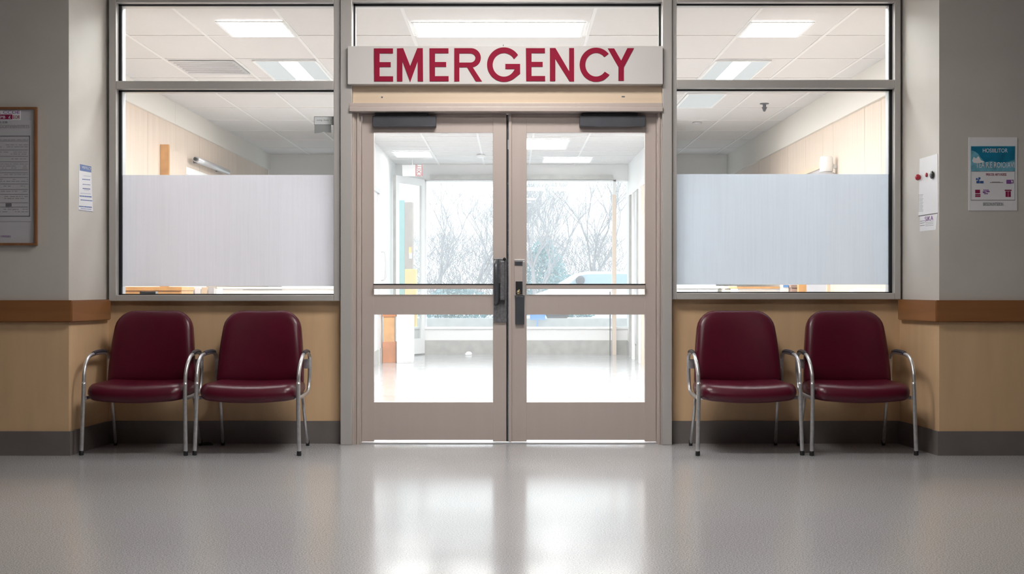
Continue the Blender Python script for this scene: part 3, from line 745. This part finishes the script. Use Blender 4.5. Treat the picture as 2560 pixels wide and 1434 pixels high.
# ---- ceiling fixtures
G2 = 'lobby ceiling lights'
troffer(-.74,.54,10.36,10.93,LC-.0065,'lampA','wide bright ceiling light seen above the EMERGENCY sign',G2)
troffer(-2.21,-1.73,10.33,10.92,LC-.0065,'lampA','rectangular ceiling light in the upper left window, nearer of its two',G2)
troffer(1.81,2.26,10.36,10.93,LC-.0065,'lampA','rectangular ceiling light in the upper right window, nearer of its two',G2)
troffer(-2.27,-1.74,12.13,13.22,LC-.0065,'lampA','striped ceiling light behind the upper left window, beside the mullion',G2,strips=(1.2,2.1,.5,1.0))
troffer(1.81,2.27,12.13,13.22,LC-.0065,'lampA','striped ceiling light behind the upper right window, farther of its two',G2,strips=(.95,1.95,2.1,2.8))
troffer(1.83,2.2,14.2,15.25,LC-.0065,'lampB','dim ceiling light at the top left of the lower right window',G2)
for x, y in ((-1.5,13.3),(-.75,13.3),(.1,13.3),(.85,13.3),(-1.5,15.3),(-.75,15.3),(.1,15.3),(.85,15.3)):  # unseen panels added to brighten the back of the lobby
    troffer(x,x+.55,y,y+1.0,LC-.0065,'lampA','added fill light hidden behind the EMERGENCY sign, over the middle of the lobby','added fill lights hidden behind the sign')
for x in (-2.6,-.55,1.5):  # unseen panels added to throw lobby light onto the corner walls
    troffer(x,x+1.0,9.3,9.62,LC-.0065,'lampA','added unseen fill light close behind the window wall, above the frame','added fill lights close behind the window wall')
troffer(wx(1250,17.6),wx(1412,18.4),17.15,18.35,VC-.0065,'lampV','large bright ceiling light at the top of the right door leaf glass',G2)
troffer(-1.62,-1.13,18.7,19.5,VC-.0065,'lampV','ceiling light seen through the left door leaf near the exit sign',G2)
troffer(.46,1.14,19.6,20.3,VC-.0065,'lampV','narrow ceiling light farthest back in the right door leaf glass',G2)
bm = BM(); box(bm,-3.03,-2.45,12.13,12.88,LC-.012,LC-.006); 
for k in range(6): box(bm,-3.0,-2.48,12.2+k*.11,12.22+k*.11,LC-.018,LC-.012)
tag(finish('ceiling_vent', bm, 'lightmetal', loc=(-2.74,12.5,LC)), 'pale unlit ceiling vent panel behind the upper left window', 'vent')
bm = BM(); y = 15.0; x = wx(1911,y); lathe(bm, [(.05,.004),(.05,-.008),(.02,-.012),(.018,-.04),(.03,-.042),(.012,-.085),(.004,-.09)], (x,y,LC-.0001), (0,0,1), 16)
tag(finish('sprinkler', bm, 'closer', loc=(x,y,LC)), 'dark ceiling sprinkler head seen through the lower right window', 'sprinkler')
bm = BM(); y = 16.7; x = wx(1743,y); lathe(bm, [(.058,0),(.058,-.02),(.03,-.03)], (x,y,LC-.0001), (0,0,1), 18)
tag(finish('smoke_detector', bm, 'lightmetal', loc=(x,y,LC)), 'round grey smoke detector on the ceiling behind the right window', 'smoke detector')
bm = BM(); y = 19.2; x = wx(1202,y); lathe(bm, [(.06,0),(.06,-.03),(.03,-.045)], (x,y,VC-.0066), (0,0,1), 18)
tag(finish('smoke_detector', bm, 'white', loc=(x,y,VC)), 'white ceiling detector seen through the top of the left door leaf', 'smoke detector')
# sticker on the left window glass
y = YG+.0035
ws = empty('window_notice', (wx(808,y), y, wz(333,y)), 'small white and grey notice stuck on the left window glass by the mullion', 'notice')
pone('paper', [(786,292,838,312,y,y+.001)], 'paper', ws)
pone('border', [(785,291,838,292,y-.0003,y+.0012),(785,291,786,312,y-.0003,y+.0012),(785,311,838,312,y-.0003,y+.0012)], 'ink', ws)
txt('notice_text', 'mchg -fouly  I', 792,298,827,303,y-.0004,'ink',ws)
nt_ = [(786,312),(828,312),(828,332),(816,331),(808,329),(800,332),(786,333)]
me = curve_mesh([[(wx(px,y),wz(py,y)) for px, py in nt_]], .0004); place_mesh('grey_flap', me, 'lightmetal', ws, Matrix.Translation((0,y+.0006,0)) @ STAND)
# black box on the inner sill
zs_ = wz(737,YF)
tag(one('sill_box', [(wx(351,9.05),wx(391,9.05),9.03,9.09,zs_,zs_+.022)], 'blackgloss', bev=.003, loc=(wx(371,9.05),9.06,zs_)), 'small black box lying on the sill behind the left window', 'box')
# wall post and door on lobby left wall
y = F*(-XW)/(CX-400)
pc = empty('door_surround', (XW, y+1.2, 0), 'pale wood door surround with an open transom on the left lobby wall', 'door surround')
one('post', [(XW+.002,XW+.09,y,y+.05,0,EYE+1.49)], 'orangewood', pc)
one('side_panel', [(XW,XW+.05,y+.05,y+.95,0,EYE+1.47)], 'birch', pc)
one('door_head', [(XW,XW+.05,y+.95,y+3.2,EYE+1.26,EYE+1.34)], 'white', pc)
one('door_leaf', [(XW+.001,XW+.02,y+.95,y+2.1,.01,EYE+1.24)], 'white', pc)
one('door_jamb', [(XW,XW+.05,y+2.1,y+2.2,0,EYE+1.26)], 'birch', pc)
bm = BM(); tube(bm, [(XW+.09,y+1.25,EYE+1.45),(XW+.09,y+3.0,EYE+1.45)], .035, 10)
tl_ = empty('wall_tube_light', (XW, y+2, EYE+1.45), 'grey tube light fixed above the door on the left lobby wall', 'tube light')
finish('tube_body', bm, 'lightmetal', tl_)
for q in (1.5,2.7): one('bracket', [(XW,XW+.06,y+q,y+q+.04,EYE+1.43,EYE+1.47)], 'closer', tl_)
bm = BM(); tube(bm, [(XW+.09,y+1.2,EYE+1.45),(XW+.09,y+1.27,EYE+1.45)], .02, 10); finish('end_cap', bm, 'black', tl_)
# right lobby wall: opening with camera-like lamp
y0 = F*XE/(2074-CX); y1 = F*XE/(1968-CX)
wc = empty('wall_cabinet', (XE,(y0+y1)/2,0), 'pale framed display recess on the right lobby wall below the wood panels', 'wall cabinet')
one('cabinet_frame', [(XE-.03,XE,y0,y1,EYE+1.25,EYE+1.30),(XE-.03,XE,y0-.03,y0+.03,.95,EYE+1.30),(XE-.03,XE,y1-.03,y1+.03,.95,EYE+1.30)], 'lintel', wc)
one('cabinet_back', [(XE-.008,XE,y0+.03,y1-.03,.95,EYE+1.25)], 'greypaper', wc)
yl = F*(XE-.1)/(2066-CX)
wl = empty('wall_camera', (XE,yl,EYE+1.26), 'white cylindrical wall camera mounted on the right lobby wall', 'wall camera')
bm = BM(); lathe(bm, [(.05,0),(.066,.01),(.07,.08),(.062,.15),(.05,.16)], (XE-.1,yl,EYE+1.16)); finish('housing', bm, 'white', wl)
bm = BM(); lathe(bm, [(.09,0),(.10,.01),(.09,.03),(.06,.045)], (XE-.1,yl,EYE+1.115)); finish('dome', bm, 'lightmetal', wl)
one('wall_arm', [(XE-.1,XE,yl-.015,yl+.015,EYE+1.2,EYE+1.24)], 'white', wl)
tag(one('wall_hook', [(XE-.05,XE,18.22,18.26,EYE+1.2,EYE+1.34)], 'groove', loc=(XE,18.2,2.2)), 'dark upright strip high on the right lobby wall', 'wall strip')
# lobby furniture seen in the strip under the film
def cabinet(name, x0, x1, y0, y1, h, m, label, cat, top=None, n=2):
    t = empty(name, ((x0+x1)/2, y0, 0), label, cat)
    one('body', [(x0,x1,y0+.02,y1,0,h-.03)], m, t)
    one('worktop', [(x0-.01,x1+.01,y0-.01,y1,h-.03,h)], top or m, t, bev=.003)
    for k in range(n):
        a = x0+(x1-x0)*k/n+.004; b = x0+(x1-x0)*(k+1)/n-.004
        d = one('cabinet_door', [(a,b,y0,y0+.019,.08,h-.04)], m, t, bev=.002)
        one('knob', [(b-.05,b-.03,y0-.02,y0,.6,.64)], 'lightmetal', d)
    return t
cabinet('storage_cabinet', wx(312,11.6), wx(452,11.6), 11.6, 12.05, 1.018, 'orangewood', 'orange wood storage cabinet behind the left window, in the gap under the film', 'cabinet')
lr = empty('leaflet_rack', (wx(508,13),13,0), 'white leaflet rack with grey papers, right of the orange wood cabinet', 'leaflet rack')
one('rack_frame', [(wx(466,13),wx(540,13),13.02,13.3,0,1.0)], 'white', lr)
for k in range(4): one('leaflet', [(wx(470+k*17,13),wx(484+k*17,13),13.0,13.02,.80,1.015)], ['greypaper','paper','lintel','greypaper'][k], lr)
for k, (a, b, m_) in enumerate(((566,605,'soffit'),(608,705,'white'),(707,836,'white'))): pass
rd = empty('reception_desk', (wx(690,15),15,0), 'long white reception desk in the gap under the film of the left window', 'desk')
one('desk_body', [(wx(545,15),wx(845,15),15,15.6,0,1.0)], 'white', rd)
one('desk_top', [(wx(543,15),wx(847,15),14.98,15.62,1.0,1.02)], 'white', rd)
one('reveal_line', [(wx(607,15),wx(705,15),14.995,15.0,wz(724.6,15),wz(723.4,15))], 'inksoft', rd)
cabinet('low_cupboard', wx(1692,15.4), wx(1795,15.4), 15.4, 15.8, 1.03, 'white', 'white low cupboard nearest the doors in the gap under the right window film', 'cupboard')
cabinet('cream_cupboard', wx(1812,15.2), wx(1840,15.2), 15.2, 15.7, 1.03, 'soffit', 'narrow cream cupboard right of the white low cupboard', 'cupboard', n=1)
sc = empty('service_counter', (wx(1896,14.6),14.6,0), 'service counter with a brown top behind the right window', 'counter')
one('counter_body', [(wx(1845,14.6),wx(1950,14.6),14.6,15.1,0,wz(721,14.6))], 'white', sc)
one('counter_top', [(wx(1843,14.58),wx(1950,14.58),14.58,15.12,wz(721,14.6),wz(716,14.6))], 'orangewood', sc)
pn = empty('upright_board', (wx(1962,14.5),14.5,0), 'white upright board with a blue top beside the service counter', 'board')
one('board', [(wx(1952.5,14.5),wx(1971,14.5),14.5,14.54,0,1.04)], 'white', pn); one('blue_label', [(wx(1958,14.5),wx(1971,14.5),14.495,14.5,wz(718,14.5),1.04)], 'skyblue', pn)
cabinet('file_cabinet', wx(1980,14.4), wx(1995,14.4), 14.4, 14.8, 1.04, 'brick', 'mauve brown filing cabinet right of the white upright board', 'filing cabinet', n=1)
tag(one('timber_post', [(wx(1997,14.2),wx(2016,14.2),14.2,14.28,0,1.05)], 'orangewood', loc=(wx(2006,14.2),14.2,0)), 'short orange timber post right of the filing cabinet', 'post')
tag(one('grey_sign', [(XE-.012,XE-.001,F*XE/(2075-CX),F*XE/(2058-CX),.85,1.06)], 'greypaper', loc=(XE,14,.95)), 'small grey notice on the right lobby wall near the window sill line', 'notice')
wa = empty('white_armchair', (2.80,10.5,0), 'white padded armchair by the right edge of the right window', 'armchair')
bm = BM(); box(bm, 2.60,3.05,10.5,10.62,.35,wz(722,10.5),.03); finish('backrest', bm, 'white', wa)
bm = BM(); box(bm, 2.60,3.05,10.62,11.1,.35,.47,.03); finish('seat', bm, 'white', wa)
for x, y in ((2.63,10.53),(3.0,10.53),(2.63,11.05),(3.0,11.05)): one('leg', [(x,x+.03,y,y+.03,0,.35)], 'lightmetal', wa)

# ================================================================== OUTSIDE
struct(one('ground_outside', [(-60,60,YE+.15,200,-.1,-.01)], 'snow'))
struct(one('road_outside', [(-60,60,31,34.5,-.01,0)], 'asphalt'))
struct(one('kerb_outside', [(-60,60,30,30.3,-.01,.33),(-60,60,52,52.3,-.01,.15)], 'concrete'))
bb = empty('brick_pillar', (wx(1020,24),24,0), 'brown brick pillar outside, left of the far glazing behind the open glass door', 'pillar')
one('brickwork', [(wx(1012,24),wx(1031,24),24,24.3,0,wz(505,24))], 'brick', bb)
one('yellow_notice', [(wx(1022,24),wx(1029,24),23.985,24,wz(636,24),wz(617,24))], 'yellow', bb)
one('white_notice', [(wx(1023,24),wx(1030,24),23.98,23.985,wz(646,24),wz(632,24))], 'white', bb)
tag(one('teal_board', [(wx(996,24),wx(1011.5,24),24,24.05,0,wz(500,24))], 'tealboard', loc=(wx(1004,24),24,0)), 'narrow teal upright board left of the brick pillar outside', 'board')
tag(one('yellow_planter', [(wx(1012,23.5),wx(1040,23.5),23.5,23.8,0,wz(672,23.5))], 'yellow', bev=.02, loc=(wx(1026,23.5),23.5,0)), 'yellow box in front of the brick pillar outside', 'box')
tag(one('blue_sign', [(wx(1325,29.9),wx(1363,29.9),29.9,29.93,wz(799,29.9),wz(786,29.9)),(wx(1342,29.9),wx(1345,29.9),29.9,29.93,-.01,wz(799,29.9))], 'skyblue', loc=(wx(1344,30),30,0)), 'small low blue sign outside, seen in the lower right door pane', 'sign')
# snow bank in front of the road
bm = BM(); n = 60
ring = []
for i in range(n+1):
    x = -7+14*i/n; h = .16+.03*math.sin(i*.9)+random.uniform(-.015,.015)
    ring.append([bm.verts.new((x, 28.0+dy, -.01+h*k)) for dy, k in ((0,0),(.25,.7),(.6,1),(1.0,.75),(1.3,0))])
for a, b in zip(ring, ring[1:]):
    for k in range(4): bm.faces.new((a[k],b[k],b[k+1],a[k+1])).smooth = True
tag(finish('snow_bank', bm, 'snow', loc=(0,28.5,0)), 'low pale snow bank outside across the full width of the far glazing', 'snow', kind='stuff')
# car
car = empty('parked_car', (3.0,38,0), 'white car parked outside, seen through the right door pane', 'car')
def prof(bm, pts, y0, y1):
    A = [bm.verts.new((x,y0,z)) for x,z in pts]; B = [bm.verts.new((x,y1,z)) for x,z in pts]; n = len(pts)
    bm.faces.new(A); bm.faces.new(list(reversed(B)))
    for i in range(n): bm.faces.new((A[i],A[(i+1)%n],B[(i+1)%n],B[i]))
bm = BM(); prof(bm, [(.45,.25),(.45,.62),(.62,.80),(1.05,.95),(1.75,1.38),(2.05,1.45),(3.3,1.45),(3.9,1.30),(4.5,.98),(4.85,.90),(4.9,.3)], 38, 39.75)
bmesh.ops.recalc_face_normals(bm, faces=bm.faces); bmesh.ops.bevel(bm, geom=list(bm.edges), offset=.05, segments=3, affect='EDGES')
finish('body', bm, 'carwhite', car, smooth=True)
bm = BM(); prof(bm, [(1.45,1.0),(1.85,1.33),(2.1,1.37),(2.75,1.38),(2.75,1.0)], 37.985, 38.02); finish('window', bm, 'carglass', car)
bm = BM(); prof(bm, [(2.83,1.0),(2.83,1.38),(3.3,1.37),(3.75,1.25),(4.1,1.0)], 37.985, 38.02); finish('window', bm, 'carglass', car)
bm = BM(); bmesh.ops.create_icosphere(bm, subdivisions=2, radius=.13)
for v in bm.verts: v.co = Vector((v.co.x+1.88, v.co.y*.6+37.92, v.co.z*1.0+1.2))
finish('side_mirror', bm, 'closer', car, smooth=True)
for x in (1.25,4.0):
    bm = BM(); lathe(bm, [(.1,0),(.28,0),(.32,.03),(.32,.2),(.28,.22)], (x,38.2,.315), (0,-1,0), 22); finish('wheel', bm, 'tyre', car)
# trees
def tree(x, y, h, seed, label, depth=5, spread=.42, lean=0, m='bark', r0=.10, kids=3):
    rnd = random.Random(seed); t = empty('bare_tree', (x, y, 0), label, 'tree', 'bare trees outside')
    bt = BM(); bb_ = BM()
    def grow(p, d, L_, r, lv):
        q = p; pts = [p]; rs = [r]
        for k in range(3):
            d = (d+Vector((rnd.gauss(0,.10),rnd.gauss(0,.10),rnd.gauss(.02,.05)))).normalized(); q = q+d*L_/3; pts.append(q); rs.append(r*(1-.25*(k+1)/3))
        tube(bt if lv < 2 else bb_, pts, r, 5 if lv < 2 else 3, cap=False, rs=rs)
        if lv >= depth: return
        for k in range(kids if lv else kids+2):
            an = rnd.uniform(0,2*PI); sp = spread*rnd.uniform(.6,1.4)
            side = Vector((math.cos(an),math.sin(an),0)); nd = (d+side*sp*1.3+Vector((0,0,.12))).normalized()
            st = pts[rnd.choice((1,2,3))] if k else q
            grow(st, nd, L_*rnd.uniform(.62,.85), r*.58, lv+1)
    grow(Vector((x,y,-.01)), Vector((lean,0,1)).normalized(), h*.34, r0, 0)
    finish('trunk', bt, 'bark', t); finish('twigs', bb_, 'twig', t)
    return t
tree(wx(1190,48),48,5.4,3,'bare haze-paled tree outside in the left door pane, upright with a wide crown',depth=6,kids=3,r0=.07)
tree(wx(1340,44),44,4.9,12,'bare haze-paled tree outside forking widely, near the left side of the right door pane',depth=6,kids=3,lean=.12,r0=.08)
tree(wx(1480,52),52,5.6,21,'bare haze-paled tree outside, farthest right behind the white car',depth=6,kids=3,r0=.08)
tree(wx(1090,58),58,5.6,31,'bare haze-paled tree outside, farthest left and set farther back',depth=6,kids=3,r0=.07)
tree(wx(1405,60),60,5.6,44,'bare haze-paled tree outside, far back between the two right hand trees',depth=6,kids=3,r0=.08)
tree(wx(1280,64),64,6.0,52,'bare haze-paled tree outside, farthest back behind the meeting edges of the doors',depth=6,kids=3,r0=.08)
def bush(x, y, w, d, h, n, seed, label, name='evergreen_bush', m='hedge', cat='bush', leaf=.05, z0=0, cone=False):
    rnd = random.Random(seed); bm = BM()
    for i in range(n):
        a = rnd.uniform(0,2*PI); zz = rnd.random(); k = math.sqrt(rnd.random())
        f = (1-zz*.85) if cone else math.sqrt(max(0,1-zz**3))
        p = Vector((x+w*k*f*math.cos(a), y+d*k*f*math.sin(a), z0+zz*h*rnd.uniform(.85,1.08)))
        u = Vector((rnd.gauss(0,1),rnd.gauss(0,1),rnd.gauss(0,1))).normalized(); v = u.orthogonal().normalized(); L_ = leaf*rnd.uniform(.6,1.6)
        vs = [bm.verts.new(p+u*L_), bm.verts.new(p+v*L_*.5), bm.verts.new(p-u*L_), bm.verts.new(p-v*L_*.5)]; bm.faces.new(vs)
    return tag(finish(name, bm, m, loc=(x,y,0)), label, cat)
bush(wx(1140,46),46,1.3,.6,.62+.4,2600,5,'low teal evergreen bush outside in the left door pane',cat='bush')
bush(wx(1360,50),50,.95,.7,2.6,5200,6,'tall pale teal evergreen outside behind the forking tree',leaf=.045)
bush(wx(1430,47),47,.8,.5,1.35,2600,7,'rounded teal bush outside just left of the white car')
random.seed(17)
rnd = random.Random(77)
bm = BM()
for i in range(5200):
    x = rnd.uniform(-5,5.5); y = rnd.uniform(66,72); z = rnd.uniform(0,1)**1.3*3.4
    d = Vector((rnd.gauss(0,.5),rnd.gauss(0,.3),rnd.uniform(.3,1))).normalized(); L_ = rnd.uniform(.3,.9); p = Vector((x,y,z))
    tube(bm, [p,p+d*L_*.5+Vector((rnd.gauss(0,.04),0,0)),p+d*L_], .009, 3, cap=False, rs=[.014,.010,.006])
tag(finish('twig_thicket', bm, 'twig', loc=(0,69,0)), 'dense haze-paled twig thicket outside behind all the trees', 'thicket', kind='stuff')

# ================================================================== world, camera
w = bpy.data.worlds.new('sky'); bpy.context.scene.world = w; w.use_nodes = True; nt = w.node_tree
bg = nt.nodes['Background']; tc = nt.nodes.new('ShaderNodeTexCoord'); sp = nt.nodes.new('ShaderNodeSeparateXYZ'); rp_ = nt.nodes.new('ShaderNodeValToRGB')
nt.links.new(tc.outputs['Generated'], sp.inputs[0]); nt.links.new(sp.outputs['Z'], rp_.inputs[0]); nt.links.new(rp_.outputs[0], bg.inputs[0])
rp_.color_ramp.elements[0].color = (.93,.95,.97,1); rp_.color_ramp.elements[1].color = (.8,.88,1,1)
bg.inputs[1].default_value = 2.2
cd = bpy.data.cameras.new('camera'); cam = bpy.data.objects.new('camera', cd); C.objects.link(cam)
cam.location = (0,0,EYE); cam.rotation_euler = (PI/2,0,0); cd.sensor_width = 36; cd.lens = F/2560*36; cd.clip_end = 400
bpy.context.scene.camera = cam
vs = bpy.context.scene.view_settings; vs.view_transform = 'Standard'; vs.look = 'None'; vs.gamma = 1; vs.exposure = 0
